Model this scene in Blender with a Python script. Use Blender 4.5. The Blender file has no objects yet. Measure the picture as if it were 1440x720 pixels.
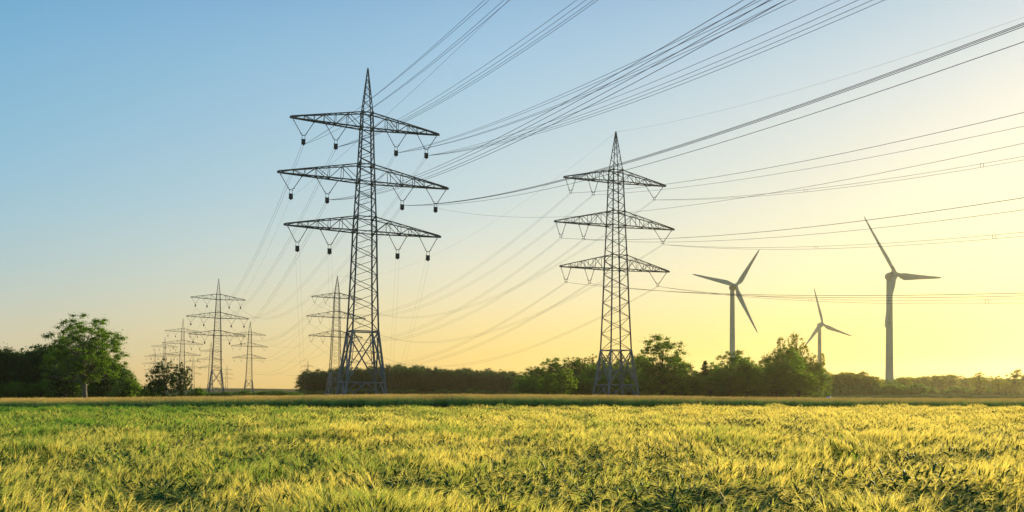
import bpy, math, random
import numpy as np
from mathutils import Vector, Matrix, noise

C = bpy.context.scene.collection
R = math.radians
F_PX, HORIZON, EYE = 1383.0, 549.4, 1.9      # lens in photo pixels, horizon row, eye height

# ------------------------------------------------------------------ camera
cam_d = bpy.data.cameras.new('camera'); cam = bpy.data.objects.new('camera', cam_d); C.objects.link(cam)
cam.location = (0, 0, EYE); cam.rotation_euler = (R(90), 0, 0)
cam_d.sensor_width = 36; cam_d.lens = 36 * F_PX / 1440
cam_d.shift_y = (HORIZON - 360) / 1440
cam_d.clip_end = 20000; cam_d.clip_start = 0.05
bpy.context.scene.camera = cam

# ------------------------------------------------------------------ sky, sun, exposure
SUN_AZ, SUN_EL = R(40), R(9)
world = bpy.data.worlds.new('World'); bpy.context.scene.world = world; world.use_nodes = True
wn, wl = world.node_tree.nodes, world.node_tree.links
wn.clear()
out = wn.new('ShaderNodeOutputWorld'); bg = wn.new('ShaderNodeBackground'); bg.inputs[1].default_value = 0.12
sky = wn.new('ShaderNodeTexSky'); sky.sky_type = 'NISHITA'; sky.sun_disc = False
sky.sun_elevation = SUN_EL; sky.sun_rotation = SUN_AZ
sky.altitude = 0; sky.air_density = 1.0; sky.dust_density = 1.5; sky.ozone_density = 1.5

# the clear sky is blended with an evening glow: three elevation ramps (away from, beside and near the sun) mixed by angle to the sun
EXPO = 0.6
def s2l(c): return tuple(((v / 255 + 0.055) / 1.055) ** 2.4 if v > 10 else v / 255 / 12.92 for v in c)
tcw = wn.new('ShaderNodeTexCoord'); sep = wn.new('ShaderNodeSeparateXYZ'); wl.new(tcw.outputs['Generated'], sep.inputs[0])
def wmath(op, a, b=None, c=None, clamp=False):
    q = wn.new('ShaderNodeMath'); q.operation = op; q.use_clamp = clamp
    for i, v in enumerate((a, b, c)):
        if v is None: continue
        if hasattr(v, 'links'): wl.new(v, q.inputs[i])
        else: q.inputs[i].default_value = v
    return q.outputs[0]
hx = wmath('MULTIPLY', sep.outputs[0], math.sin(SUN_AZ)); hyy = wmath('MULTIPLY', sep.outputs[1], math.cos(SUN_AZ))
hl = wmath('SQRT', wmath('ADD', wmath('MULTIPLY', sep.outputs[0], sep.outputs[0]), wmath('MULTIPLY', sep.outputs[1], sep.outputs[1])))
caz = wmath('DIVIDE', wmath('ADD', hx, hyy), wmath('MAXIMUM', hl, 0.001))
ang = wmath('ARCCOSINE', wmath('MINIMUM', wmath('MAXIMUM', caz, -0.9999), 0.9999))      # azimuth away from the sun
elev = wmath('MAXIMUM', sep.outputs[2], 0.0)
def sky_ramp(stops):
    r = wn.new('ShaderNodeValToRGB'); r.color_ramp.interpolation = 'B_SPLINE'
    while len(r.color_ramp.elements) < len(stops): r.color_ramp.elements.new(0.5)
    for e, (y, c) in zip(r.color_ramp.elements, stops):
        e.position = y if y == 0.9 else math.sin(math.atan((HORIZON - y) / F_PX)); e.color = (*s2l(c), 1)
    wl.new(elev, r.inputs[0]); return r.outputs[0]
rl = sky_ramp([(549, (236, 198, 138)), (500, (222, 208, 170)), (400, (182, 206, 208)), (280, (152, 197, 220)), (120, (124, 180, 214)), (0, (106, 167, 210)), (0.9, (60, 110, 170))])
rc = sky_ramp([(549, (248, 198, 90)), (480, (249, 221, 138)), (400, (240, 231, 198)), (300, (206, 222, 222)), (150, (174, 207, 226)), (0, (150, 194, 226)), (0.9, (70, 120, 180))])
rr = sky_ramp([(549, (236, 190, 48)), (490, (246, 220, 106)), (400, (250, 238, 178)), (250, (238, 232, 212)), (120, (203, 216, 222)), (0, (174, 202, 220)), (0.9, (80, 130, 190))])
mixes = []
def wmix(f, a, b):
    q = wn.new('ShaderNodeMix'); q.data_type = 'RGBA'; wl.new(f, q.inputs[0]) if hasattr(f, 'links') else setattr(q.inputs[0], 'default_value', f)
    wl.new(a, q.inputs[6]); wl.new(b, q.inputs[7]); return q.outputs[2]
def mrange(v, a, b):
    q = wn.new('ShaderNodeMapRange'); q.interpolation_type = 'LINEAR'; q.inputs[1].default_value = a; q.inputs[2].default_value = b; wl.new(v, q.inputs[0]); return q.outputs[0]
grad = wmix(mrange(ang, R(42), R(12)), wmix(mrange(ang, R(68), R(42)), rl, rc), rr)
gain = wn.new('ShaderNodeVectorMath'); gain.operation = 'SCALE'; gain.inputs['Scale'].default_value = 1 / 0.12 / 2 ** EXPO
wl.new(grad, gain.inputs[0])
wl.new(wmix(0.94, sky.outputs[0], gain.outputs[0]), bg.inputs[0]); wl.new(bg.outputs[0], out.inputs[0])

sd = bpy.data.lights.new('sun', 'SUN'); sun = bpy.data.objects.new('sun', sd); C.objects.link(sun)
sd.energy = 5.0; sd.angle = R(0.6); sd.color = (1.0, 0.84, 0.53)
to_sun = Vector((math.sin(SUN_AZ) * math.cos(SUN_EL), math.cos(SUN_AZ) * math.cos(SUN_EL), math.sin(SUN_EL)))
sun.rotation_euler = to_sun.to_track_quat('Z', 'Y').to_euler()
sc = bpy.context.scene
sc.view_settings.view_transform = 'Standard'; sc.view_settings.look = 'None'
sc.view_settings.exposure = EXPO; sc.view_settings.gamma = 1.0
sc.view_settings.use_curve_mapping = False
sc.render.engine = 'CYCLES'
cy = sc.cycles
cy.use_denoising = True
try: cy.denoiser = 'OPENIMAGEDENOISE'
except Exception: pass
cy.max_bounces = 8; cy.diffuse_bounces = 3; cy.glossy_bounces = 2; cy.transmission_bounces = 4
cy.transparent_max_bounces = 16; cy.volume_bounces = 0
cy.volume_step_rate = 5; cy.use_fast_gi = False
sc.render.use_persistent_data = False

# ------------------------------------------------------------------ helpers
def at(px, D, py=None):
    x = (px - 720) / F_PX * D
    return (x, D, 0.0 if py is None else EYE + (HORIZON - py) / F_PX * D)

def tag(o, label=None, cat=None, group=None, kind=None):
    if label: o['label'] = label
    if cat: o['category'] = cat
    if group: o['group'] = group
    if kind: o['kind'] = kind
    return o

def empty(name, loc=(0, 0, 0), rz=0.0):
    o = bpy.data.objects.new(name, None); C.objects.link(o)
    o.location = loc; o.rotation_euler = (0, 0, rz); o.empty_display_size = 0.3
    return o

def mesh_np(name, verts, faces, mats, parent=None, midx=None, smooth=False, link=True):
    """faces: list of index tuples (or an (n,k) array)"""
    me = bpy.data.meshes.new(name)
    V = np.asarray(verts, dtype=np.float32).reshape(-1, 3)
    if isinstance(faces, np.ndarray):
        n, k = faces.shape
        me.vertices.add(len(V)); me.vertices.foreach_set('co', V.ravel())
        me.loops.add(n * k); me.loops.foreach_set('vertex_index', faces.ravel().astype(np.int32))
        me.polygons.add(n)
        me.polygons.foreach_set('loop_start', np.arange(0, n * k, k, dtype=np.int32))
        me.polygons.foreach_set('loop_total', np.full(n, k, dtype=np.int32))
        if midx is not None: me.polygons.foreach_set('material_index', np.asarray(midx, dtype=np.int32))
        me.update(calc_edges=True)
    else:
        me.from_pydata(V.tolist(), [], faces)
        if midx is not None: me.polygons.foreach_set('material_index', np.asarray(midx, dtype=np.int32))
    if smooth: me.polygons.foreach_set('use_smooth', np.ones(len(me.polygons), dtype=bool))
    for m in (mats if isinstance(mats, (list, tuple)) else [mats]): me.materials.append(m)
    o = bpy.data.objects.new(name, me)
    if link: C.objects.link(o)
    if parent: o.parent = parent
    return o

STEEL_K = 1.0
class MB:
    """collects bars, tubes and boxes that become ONE mesh object"""
    def __init__(s): s.v = []; s.f = []
    def bar(s, a, b, w, h=None):
        a, b = Vector(a), Vector(b); d = b - a
        if d.length < 1e-6: return
        d.normalize(); up = Vector((0, 0, 1)) if abs(d.z) < 0.9 else Vector((1, 0, 0))
        x = d.cross(up).normalized() * (w / 2); y = d.cross(x).normalized() * ((h or w) / 2)
        n = len(s.v)
        for p in (a, b): s.v += [p - x - y, p + x - y, p + x + y, p - x + y]
        s.f += [(n, n+1, n+5, n+4), (n+1, n+2, n+6, n+5), (n+2, n+3, n+7, n+6), (n+3, n, n+4, n+7), (n+3, n+2, n+1, n), (n+4, n+5, n+6, n+7)]
    def angle(s, a, b, w, t=0.02):     # L-profile steel: two thin plates at right angles
        s.bar(a, b, w * STEEL_K, w * 0.6 * STEEL_K)
    def tube(s, pts, rad, k=6, cap=True):
        pts = [Vector(p) for p in pts]; n0 = len(s.v); N = len(pts)
        rads = rad if hasattr(rad, '__len__') else [rad] * N
        px = None
        for i, p in enumerate(pts):
            d = (pts[min(i+1, N-1)] - pts[max(i-1, 0)]).normalized()
            if px is None:
                up = Vector((0, 0, 1)) if abs(d.z) < 0.9 else Vector((1, 0, 0)); px = d.cross(up).normalized()
            else: px = (px - d * px.dot(d)).normalized()
            py = d.cross(px)
            for j in range(k):
                a = 2 * math.pi * j / k
                s.v.append(p + (px * math.cos(a) + py * math.sin(a)) * rads[i])
        for i in range(N - 1):
            for j in range(k):
                a, b = n0 + i*k + j, n0 + i*k + (j+1) % k
                s.f.append((a, b, b + k, a + k))
        if cap:
            s.f.append(tuple(n0 + j for j in range(k))[::-1]); s.f.append(tuple(n0 + (N-1)*k + j for j in range(k)))
    def box(s, c, sx, sy, sz):
        s.bar((c[0], c[1], c[2] - sz/2), (c[0], c[1], c[2] + sz/2), sy, sx)
    def build(s, name, m, parent=None, smooth=False):
        return mesh_np(name, [tuple(p) for p in s.v], s.f, m, parent, smooth=smooth)

def copy_tree(o, parent=None):
    c = o.copy(); C.objects.link(c)
    if parent: c.parent = parent
    for ch in list(o.children):
        if ch.name in C.objects: copy_tree(ch, c)
    return c

# ------------------------------------------------------------------ materials
def mat(name, col, rough=0.7, metal=0.0, vary=0.0, scale=1.0, spec=0.5):
    m = bpy.data.materials.new(name); m.use_nodes = True
    nt = m.node_tree; b = nt.nodes['Principled BSDF']
    b.inputs['Roughness'].default_value = rough; b.inputs['Metallic'].default_value = metal
    b.inputs['Specular IOR Level'].default_value = spec
    b.inputs['Base Color'].default_value = (*col, 1)
    if vary:
        tc = nt.nodes.new('ShaderNodeTexCoord'); no = nt.nodes.new('ShaderNodeTexNoise'); no.inputs['Scale'].default_value = scale
        no.inputs['Detail'].default_value = 5
        nt.links.new(tc.outputs['Object'], no.inputs['Vector'])
        rp = nt.nodes.new('ShaderNodeValToRGB'); rp.color_ramp.elements[0].position = 0.3; rp.color_ramp.elements[1].position = 0.7
        rp.color_ramp.elements[0].color = tuple(max(0, c * (1 - vary)) for c in col) + (1,)
        rp.color_ramp.elements[1].color = tuple(min(1, c * (1 + vary)) for c in col) + (1,)
        nt.links.new(no.outputs['Fac'], rp.inputs['Fac']); nt.links.new(rp.outputs['Color'], b.inputs['Base Color'])
    return m

def leaf_mat(name, c0, c1, trans=0.45, tcol=None, pscale=0.15, rough=0.6, spread=0.9, sun_gold=0.0):
    """two-sided leaf: diffuse + translucent, tinted per object and by patches"""
    m = bpy.data.materials.new(name); m.use_nodes = True; nt = m.node_tree; N, L = nt.nodes, nt.links
    N.clear(); o = N.new('ShaderNodeOutputMaterial')
    geo = N.new('ShaderNodeNewGeometry'); oi = N.new('ShaderNodeObjectInfo')
    no = N.new('ShaderNodeTexNoise'); no.inputs['Scale'].default_value = pscale; no.inputs['Detail'].default_value = 4
    L.new(geo.outputs['Position'], no.inputs['Vector'])
    add = N.new('ShaderNodeMath'); add.operation = 'MULTIPLY_ADD'; add.inputs[1].default_value = 0.35
    L.new(oi.outputs['Random'], add.inputs[0]); L.new(no.outputs['Fac'], add.inputs[2])
    ad2 = N.new('ShaderNodeMath'); ad2.operation = 'MULTIPLY_ADD'; ad2.inputs[1].default_value = 0.4
    L.new(geo.outputs['Random Per Island'], ad2.inputs[0]); L.new(add.outputs[0], ad2.inputs[2])
    if sun_gold:      # low-sun glow painted into the crop colour, golder toward the sun side
        sx = N.new('ShaderNodeSeparateXYZ'); L.new(geo.outputs['Position'], sx.inputs[0])
        ma = N.new('ShaderNodeMath'); ma.operation = 'MULTIPLY_ADD'; ma.inputs[1].default_value = sun_gold
        L.new(sx.outputs[0], ma.inputs[0]); L.new(ad2.outputs[0], ma.inputs[2]); ad2 = ma
    rp = N.new('ShaderNodeValToRGB'); rp.color_ramp.elements[0].position = 0.9 - spread / 2; rp.color_ramp.elements[1].position = 0.9 + spread / 2
    rp.color_ramp.elements[0].color = (*c0, 1); rp.color_ramp.elements[1].color = (*c1, 1)
    L.new(ad2.outputs[0], rp.inputs['Fac'])
    d = N.new('ShaderNodeBsdfPrincipled'); d.inputs['Roughness'].default_value = rough
    d.inputs['Specular IOR Level'].default_value = 0.12
    t = N.new('ShaderNodeBsdfTranslucent'); mx = N.new('ShaderNodeMixShader'); mx.inputs[0].default_value = trans
    L.new(rp.outputs['Color'], d.inputs['Base Color'])
    mul = N.new('ShaderNodeMix'); mul.data_type = 'RGBA'; mul.blend_type = 'MULTIPLY'; mul.inputs[0].default_value = 1.0
    L.new(rp.outputs['Color'], mul.inputs[6]); mul.inputs[7].default_value = (*(tcol or (1.6, 1.6, 0.6)), 1)
    L.new(mul.outputs[2], t.inputs['Color'])
    L.new(d.outputs[0], mx.inputs[1]); L.new(t.outputs[0], mx.inputs[2]); L.new(mx.outputs[0], o.inputs['Surface'])
    return m

M = dict(
    steel_base=mat('sky_lit_galvanised_steel', (0.165, 0.165, 0.155), 0.65, 0.0, 0.3, 0.6, spec=.3),  # same steel as the shaft, lighter: skylight on the base painted in
    steel=mat('galvanised_steel', (0.11, 0.11, 0.10), 0.7, 0.0, 0.3, 0.6, spec=.2),
    dark=mat('dark_iron', (0.03, 0.032, 0.035), 0.6, 0.3, 0.3, 3),
    porcelain=mat('brown_insulator', (0.06, 0.045, 0.035), 0.35, 0, 0.2, 4),
    cable=mat('weathered_aluminium_cable', (0.10, 0.10, 0.105), 0.6, 0.5, 0.15, 0.3),
    rope=mat('pulling_rope', (0.22, 0.21, 0.18), 0.9, 0, 0.15, 0.5),
    concrete=mat('concrete', (0.3, 0.29, 0.27), 0.9, 0, 0.2, 3),
    turbine=mat('turbine_paint', (0.38, 0.39, 0.27), 0.85, 0, 0.06, 0.2, spec=.15),
    turbine_dark=mat('turbine_joint', (0.16, 0.17, 0.16), 0.6, 0, 0.1, 1),
    drum=mat('blue_plastic', (0.10, 0.24, 0.50), 0.4, 0, 0.1, 3),
    drum_rim=mat('pale_plastic', (0.55, 0.45, 0.45), 0.5, 0, 0.1, 3),
    bark=mat('bark', (0.06, 0.05, 0.035), 0.9, 0, 0.4, 2.0),
    bark_pale=mat('pale_bark', (0.17, 0.14, 0.11), 0.9, 0, 0.4, 2.0),
    leaf=leaf_mat('leaf_mid', (0.032, 0.08, 0.014), (0.13, 0.22, 0.03), trans=.5),
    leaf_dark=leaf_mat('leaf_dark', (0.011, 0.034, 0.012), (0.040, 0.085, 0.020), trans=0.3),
    leaf_light=leaf_mat('leaf_light', (0.07, 0.12, 0.02), (0.16, 0.23, 0.03), trans=0.5),
    leaf_olive=leaf_mat('leaf_olive', (0.09, 0.11, 0.012), (0.22, 0.22, 0.025), trans=0.5),
    awn=leaf_mat('barley_awn', (0.14, 0.31, 0.05), (0.86, 0.74, 0.26), trans=0.6, tcol=(1.3, 1.2, 0.6), pscale=0.35, spread=0.8, sun_gold=0.018),
    ear=leaf_mat('barley_ear', (0.014, 0.06, 0.022), (0.05, 0.13, 0.025), trans=0.15, pscale=0.4),
    blade=leaf_mat('barley_blade', (0.06, 0.20, 0.04), (0.26, 0.40, 0.045), trans=0.5, pscale=0.3, sun_gold=0.008),
    rye_ear=leaf_mat('rye_ear', (0.42, 0.34, 0.10), (0.82, 0.68, 0.24), trans=0.35, tcol=(1.2, 1.0, 0.7), pscale=0.2),
    rye_blade=leaf_mat('rye_blade', (0.15, 0.25, 0.12), (0.27, 0.40, 0.15), trans=0.5, pscale=0.2),
)

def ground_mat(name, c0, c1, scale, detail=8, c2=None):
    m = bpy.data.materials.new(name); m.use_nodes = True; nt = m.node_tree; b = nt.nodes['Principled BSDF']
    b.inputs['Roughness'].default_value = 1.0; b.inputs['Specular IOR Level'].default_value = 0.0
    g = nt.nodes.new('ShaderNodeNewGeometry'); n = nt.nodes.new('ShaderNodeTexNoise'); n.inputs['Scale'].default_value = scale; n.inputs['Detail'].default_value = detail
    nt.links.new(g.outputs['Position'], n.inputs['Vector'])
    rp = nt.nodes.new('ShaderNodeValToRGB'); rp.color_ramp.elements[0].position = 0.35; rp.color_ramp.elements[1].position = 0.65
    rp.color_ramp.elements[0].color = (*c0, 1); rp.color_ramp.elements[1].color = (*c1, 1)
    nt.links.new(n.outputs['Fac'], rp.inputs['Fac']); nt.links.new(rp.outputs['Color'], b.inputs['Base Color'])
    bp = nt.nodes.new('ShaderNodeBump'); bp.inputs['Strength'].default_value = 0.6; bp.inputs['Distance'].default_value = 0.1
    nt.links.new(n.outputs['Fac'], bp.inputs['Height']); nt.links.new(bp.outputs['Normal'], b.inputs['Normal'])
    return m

# ------------------------------------------------------------------ ground
def sheet(name, x0, x1, y0, y1, z, m, nx=1, ny=1, fn=None):
    v = []; f = []
    for j in range(ny + 1):
        for i in range(nx + 1):
            x = x0 + (x1 - x0) * i / nx; y = y0 + (y1 - y0) * j / ny
            v.append((x, y, z + (fn(x, y) if fn else 0)))
    for j in range(ny):
        for i in range(nx):
            a = j * (nx + 1) + i; f.append((a, a + 1, a + nx + 2, a + nx + 1))
    return mesh_np(name, v, f, m)
tag(sheet('ground', -3400, 3400, -450, 4400, 0, ground_mat('meadow', (0.05, 0.075, 0.02), (0.11, 0.12, 0.035), 0.05)), kind='structure',
    label='flat green meadow ground reaching to the horizon', cat='ground')
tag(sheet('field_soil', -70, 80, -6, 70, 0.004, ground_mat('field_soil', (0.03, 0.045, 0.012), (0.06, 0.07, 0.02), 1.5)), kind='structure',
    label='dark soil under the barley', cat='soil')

def hill(name, px0, px1, D, depth, hmax, m, seed, label):
    x0, x1 = at(px0, D)[0], at(px1, D)[0]; nx, ny = 80, 8; v = []; f = []
    for j in range(ny + 1):
        for i in range(nx + 1):
            u = i / nx; w = j / ny
            env = min(1, u * 5) * min(1, (1 - u) * 5); env = env * env * (3 - 2 * env)
            h = hmax * env * math.sin(math.pi * min(1, w * 1.0)) * (0.75 + 0.35 * noise.noise(Vector((u * 6 + seed, w, seed)))) \
                + env * (1.2 * noise.noise(Vector((u * 60, w * 5, seed)))) * math.sin(math.pi * w)
            v.append((x0 + (x1 - x0) * u, D + depth * w, h - 0.3))
    for j in range(ny):
        for i in range(nx):
            a = j * (nx + 1) + i; f.append((a, a + 1, a + nx + 2, a + nx + 1))
    tag(mesh_np(name, v, f, m, smooth=True), label, 'hills', kind='structure')
hill_m = ground_mat('wooded_hill', (0.025, 0.04, 0.02), (0.05, 0.06, 0.03), 0.03)
hill('far_hills', -120, 470, 2100, 500, 9.0, hill_m, 3.1, 'low bluish wooded ridge on the horizon behind the far pylons')
hill('far_hills', 1180, 1560, 1500, 500, 13.0, hill_m, 7.7, 'low golden wooded ridge behind the trees at the right')

# ------------------------------------------------------------------ lattice pylons
ARM_ANG = math.atan2(10, 25)           # direction of the cross-arms
PH_A = dict(sections=[(0, 7.6), (3.4, 6.9), (12.6, 4.7), (22, 4.0), (30.7, 3.55), (33.3, 3.3), (39.7, 2.75), (42.9, 2.45), (49.3, 2.0), (52.2, 1.75), (60.1, 0.12)],
            arms=[(49.3, 52.1, 13.5, 49.7), (39.6, 42.7, 15.5, 39.85), (30.6, 33.2, 14.2, 30.75)],
            strings=[[(-11.3, 1.95), (-5.55, 1.95), (5.55, 1.95), (11.3, 1.95)], [(-13.3, 2.0), (-6.9, 2.0), (6.9, 2.1), (13.3, 2.0)],
                     [(-12.0, 1.8), (-6.3, 1.8), (6.2, 1.8), (12.0, 1.8)]], drop=2.8, block=True)
PH_B = dict(sections=[(0, 7.5), (3.2, 6.8), (10.7, 4.95), (20, 4.25), (28.4, 3.75), (31.4, 3.55), (38.0, 3.05), (41.0, 2.85), (47.5, 2.45), (50.0, 2.2), (58.4, 0.12)],
            arms=[(47.5, 50.0, 12.3, 47.5), (37.9, 41.0, 14.5, 37.9), (28.4, 31.4, 13.2, 28.4)],
            strings=[[(-10.9, 1.2), (-5.5, 1.2), (9.6, 2.3)], [(-13.2, 1.2), (-7.8, 1.2), (11.8, 2.3)], [(-12.0, 1.2), (-6.4, 1.2), (10.5, 2.3)]], drop=2.7, block=False)

def wat(sec, z):
    for (z0, w0), (z1, w1) in zip(sec, sec[1:]):
        if z <= z1: return w0 + (w1 - w0) * (z - z0) / (z1 - z0)
    return sec[-1][1]

def build_pylon(name, S, loc):
    sec = S['sections']; root = empty(name, loc, ARM_ANG); zt = sec[-1][0]; zw = sec[2][0]; zr = sec[1][0]
    cor = lambda z: [Vector((sx * wat(sec, z) / 2, sy * wat(sec, z) / 2, z)) for sx, sy in ((-1, -1), (1, -1), (1, 1), (-1, 1))]
    # shaft above the waist
    m = MB()
    for k in range(4):
        for (z0, _), (z1, _) in zip(sec[2:], sec[3:]):
            m.angle(cor(z0)[k], cor(z1)[k], 0.26 if z1 < 34 else (0.22 if z1 < 53 else 0.14))
    z = zw; i = 0
    while z < zt - 0.8:
        w = wat(sec, z); h = max(0.62, w * (0.38 if z < zt - 9 else 0.6)); z2 = min(z + h, zt - 0.3)
        a, b = cor(z), cor(z2)
        t = 0.10 if w > 2.2 else 0.075
        for k in range(4):
            q = (k + 1) % 4
            if (i + k) % 2: m.angle(a[k], b[q], t)
            else: m.angle(a[q], b[k], t)
        i += 1; z = z2
    for z0, z1, _, _ in S['arms']:
        for zz in (z0, z1):
            c = cor(zz)
            for k in range(4): m.angle(c[k], c[(k+1) % 4], 0.16)
            for k in range(4):   # gusset plates at the joints
                m.box(c[k], 0.34, 0.34, 0.42)
    m.box((0, 0, zt), 0.2, 0.2, 0.35)
    m.build('shaft', M['steel'], root)
    # splayed foot
    m = MB(); a, b, g = cor(zw), cor(zr), cor(0.0)
    zm = (zw + zr) / 2; c2 = cor(zm)
    zq = zr + (zw - zr) * 0.36; cq = cor(zq)
    for k in range(4):
        m.angle(a[k], b[k], 0.34); m.angle(b[k], g[k], 0.36)
    for k in range(4):
        q = (k + 1) % 4
        m.angle(a[k], a[q], 0.24)
        m.angle(b[k], b[q], 0.24)
        m.angle(a[k], b[q], 0.19); m.angle(a[q], b[k], 0.19)          # the big cross
        mid = (b[k] + b[q]) / 2
        m.angle(mid, g[k], 0.18); m.angle(mid, g[q], 0.18)
        g1, g2 = g[k].lerp(b[k], 0.5), g[q].lerp(b[q], 0.5)
        m.angle(g1, mid.lerp(g[k], 0.5), 0.1); m.angle(g2, mid.lerp(g[q], 0.5), 0.1)
        m.angle(g[k] + Vector((0, 0, .35)), g[q] + Vector((0, 0, .35)), 0.14)
        # secondary bracing between leg and the cross
        for fr in (0.22, 0.42, 0.62, 0.82):
            p1, p2 = a[k].lerp(b[k], fr), a[q].lerp(b[q], fr)
            d1 = a[k].lerp(b[q], min(fr, 1 - fr) if fr < .5 else 1 - fr); d2 = a[q].lerp(b[k], min(fr, 1 - fr) if fr < .5 else 1 - fr)
            if fr < 0.5:
                m.angle(p1, a[k].lerp(b[q], fr * 0.9), 0.09); m.angle(p2, a[q].lerp(b[k], fr * 0.9), 0.09)
            else:
                e1, e2 = a[q].lerp(b[k], fr * 0.98), a[k].lerp(b[q], fr * 0.98)
                m.angle(p1, e1, 0.09); m.angle(p2, e2, 0.09)
                m.angle(a[k].lerp(b[k], fr - .1), e1, 0.08); m.angle(a[q].lerp(b[q], fr - .1), e2, 0.08)
        # doubled leg lattice as on the real tower
        inn = 0.62
        u = (a[q] - a[k]).normalized()
        n = 9
        for s_, A_, B_ in ((1, a[k], b[k]), (-1, a[q], b[q])):
            prev = None
            for t_ in range(n + 1):
                f_ = t_ / n; p = A_.lerp(B_, f_); w_ = p + u * s_ * inn * (1 - abs(0.5 - f_) * 0.5)
                if prev is not None:
                    m.angle(prev, w_ if t_ % 2 else p, 0.07)
                prev = w_ if t_ % 2 else p
            m.angle(A_ + u * s_ * inn * .75, B_ + u * s_ * inn * .75, 0.1)
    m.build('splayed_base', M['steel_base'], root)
    for k in range(4):
        m = MB(); m.tube([g[k] - Vector((0, 0, .2)), g[k] + Vector((0, 0, .35))], [0.55, 0.45], 12)
        m.build('footing', M['concrete'], root)
    # cross-arms with their insulator strings
    for (z0, z1, Lh, zt_), strs in zip(S['arms'], S['strings']):
        m = MB()
        nb = 6
        for s_ in (-1, 1):
            w0, w1 = wat(sec, z0), wat(sec, z1)
            tip = Vector((s_ * Lh, 0, zt_))
            def bot(f, e): return Vector((s_ * w0 / 2, e * w0 / 2, z0)).lerp(tip + Vector((0, e * 0.12, 0)), f)
            def top(f, e): return Vector((s_ * w1 / 2, e * w1 / 2, z1)).lerp(tip + Vector((0, e * 0.12, 0.28)), f)
            for e in (-1, 1):
                m.angle(bot(0, e), bot(1, e), 0.21); m.angle(top(0, e), top(1, e), 0.17)
            fs = [0.0, 0.21, 0.38, 0.54, 0.68, 0.82, 1.0]
            for i in range(nb):
                f0, f1 = fs[i], fs[i+1]
                for e in (-1, 1):
                    if i % 2 == 0: m.angle(bot(f0, e), top(f1, e), 0.1)
                    else: m.angle(top(f0, e), bot(f1, e), 0.1)
                    if i: m.angle(bot(f0, e), top(f0, e), 0.09)
                m.angle(bot(f1, -1), bot(f1, 1), 0.09); m.angle(top(f1, -1), top(f1, 1), 0.08)
                m.angle(bot(f0, -1), bot(f1, 1), 0.08); m.angle(top(f0, 1), top(f1, -1), 0.07)
                if 0 < i < nb - 1: m.box((bot(f1, 0)), 0.5, 0.3, 0.22)
            m.box(tip + Vector((0, 0, 0.1)), 0.5, 0.4, 0.36)
        m.build('crossarm', M['steel'], root)
        for t, hw in strs:
            f = min(1.0, (abs(t)) / Lh); zb = z0 + (zt_ - z0) * f
            v = Vector((t, 0, zb - S['drop']))
            m = MB()
            for s_ in (-1, 1):
                top_ = Vector((t + s_ * hw, 0, zb - 0.05)); low = v + Vector((s_ * 0.28, 0, 0))
                m.tube([top_, low], 0.045, 5)
                for q in range(1, 15):
                    p = top_.lerp(low, 0.08 + 0.84 * q / 15); p2 = top_.lerp(low, 0.08 + 0.84 * (q + .38) / 15)
                    m.tube([p, p2], 0.085, 6)
                m.box(top_.lerp(low, 0.10), 0.3, 0.1, 0.08); m.box(top_.lerp(low, 0.9), 0.34, 0.1, 0.08)
            m.box(v, 0.75, 0.08, 0.12)
            ins = m.build('insulator_string', M['porcelain'], root)
            m = MB()
            if S['block']:   # running-out pulley block
                for s_ in (-1, 1): m.bar(v + Vector((s_ * .22, 0, 0)), v + Vector((s_ * .28, 0, -0.75)), 0.06)
                m.box(v + Vector((0, 0, -1.12)), 0.62, 0.5, 0.72)
                m.box(v + Vector((0, 0, -0.72)), 0.72, 0.3, 0.08)
                m.tube([v + Vector((-.34, 0, -1.42)), v + Vector((.34, 0, -1.42))], 0.22, 12)
                m.box(v + Vector((0, 0, -1.66)), 0.3, 0.12, 0.2)
                m.build('pulley_block', M['dark'], ins)
            else:
                for s_ in (-1, 1):
                    m.bar(v + Vector((s_ * .22, 0, 0)), v + Vector((s_ * .2, 0, -0.55)), 0.06)
                    m.tube([v + Vector((s_ * .2, -.3, -0.5)), v + Vector((s_ * .2, .3, -0.5))], 0.06, 6)
                m.build('line_clamp', M['dark'], ins)
    return root

cA = Vector(at(517, 178)); cB = Vector(at(866, 215))
armv = Vector((math.cos(ARM_ANG), math.sin(ARM_ANG), 0))
STEEL_K = 1.45
pylA = build_pylon('lattice_pylon', PH_A, cA)
def lean(o, deg, z_fix=58.0):    # the towers of the older line stand a touch out of plumb
    o.rotation_euler = (Matrix.Rotation(R(deg), 3, 'Y') @ Matrix.Rotation(ARM_ANG, 3, 'Z')).to_euler()
    o.location.x -= z_fix * math.sin(R(deg))
lean(pylA, 1.15)
tag(pylA, 'tallest dark steel lattice pylon with three cross-arms and black pulley blocks, nearest in the field', 'pylon')
STEEL_K = 1.25
pylB = build_pylon('lattice_pylon', PH_B, cB); STEEL_K = 1.0
tag(pylB, 'steel lattice pylon with short V strings standing just left of the wind turbines', 'pylon')
FARSRC = {}
def far(src, px, topy, label):
    global STEEL_K
    S = PH_A if src is pylA else PH_B
    D = (S['sections'][-1][0] - EYE) * F_PX / (HORIZON - topy)
    key = 'A' if src is pylA else 'B'
    if key not in FARSRC:
        STEEL_K = 1.55; o = FARSRC[key] = build_pylon('lattice_pylon', S, (0, 0, 0)); STEEL_K = 1.0
    else: o = copy_tree(FARSRC[key])
    o.location = at(px, D); lean(o, 1.4); tag(o, label, 'pylon', 'lattice pylons receding into the distance'); return o
A2 = far(pylA, 307.5, 392, 'mid-distance lattice pylon with black pulley blocks, just right of the bushy little tree')
A3 = far(pylA, 257.5, 448, 'distant lattice pylon rising directly out of the top of the bushy little tree')
A4 = far(pylA, 232, 474, 'distant lattice pylon with its peak over the middle of the bushy little tree')
A5 = far(pylA, 218, 491, 'farthest leftmost lattice pylon over the left side of the bushy little tree')
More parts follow.
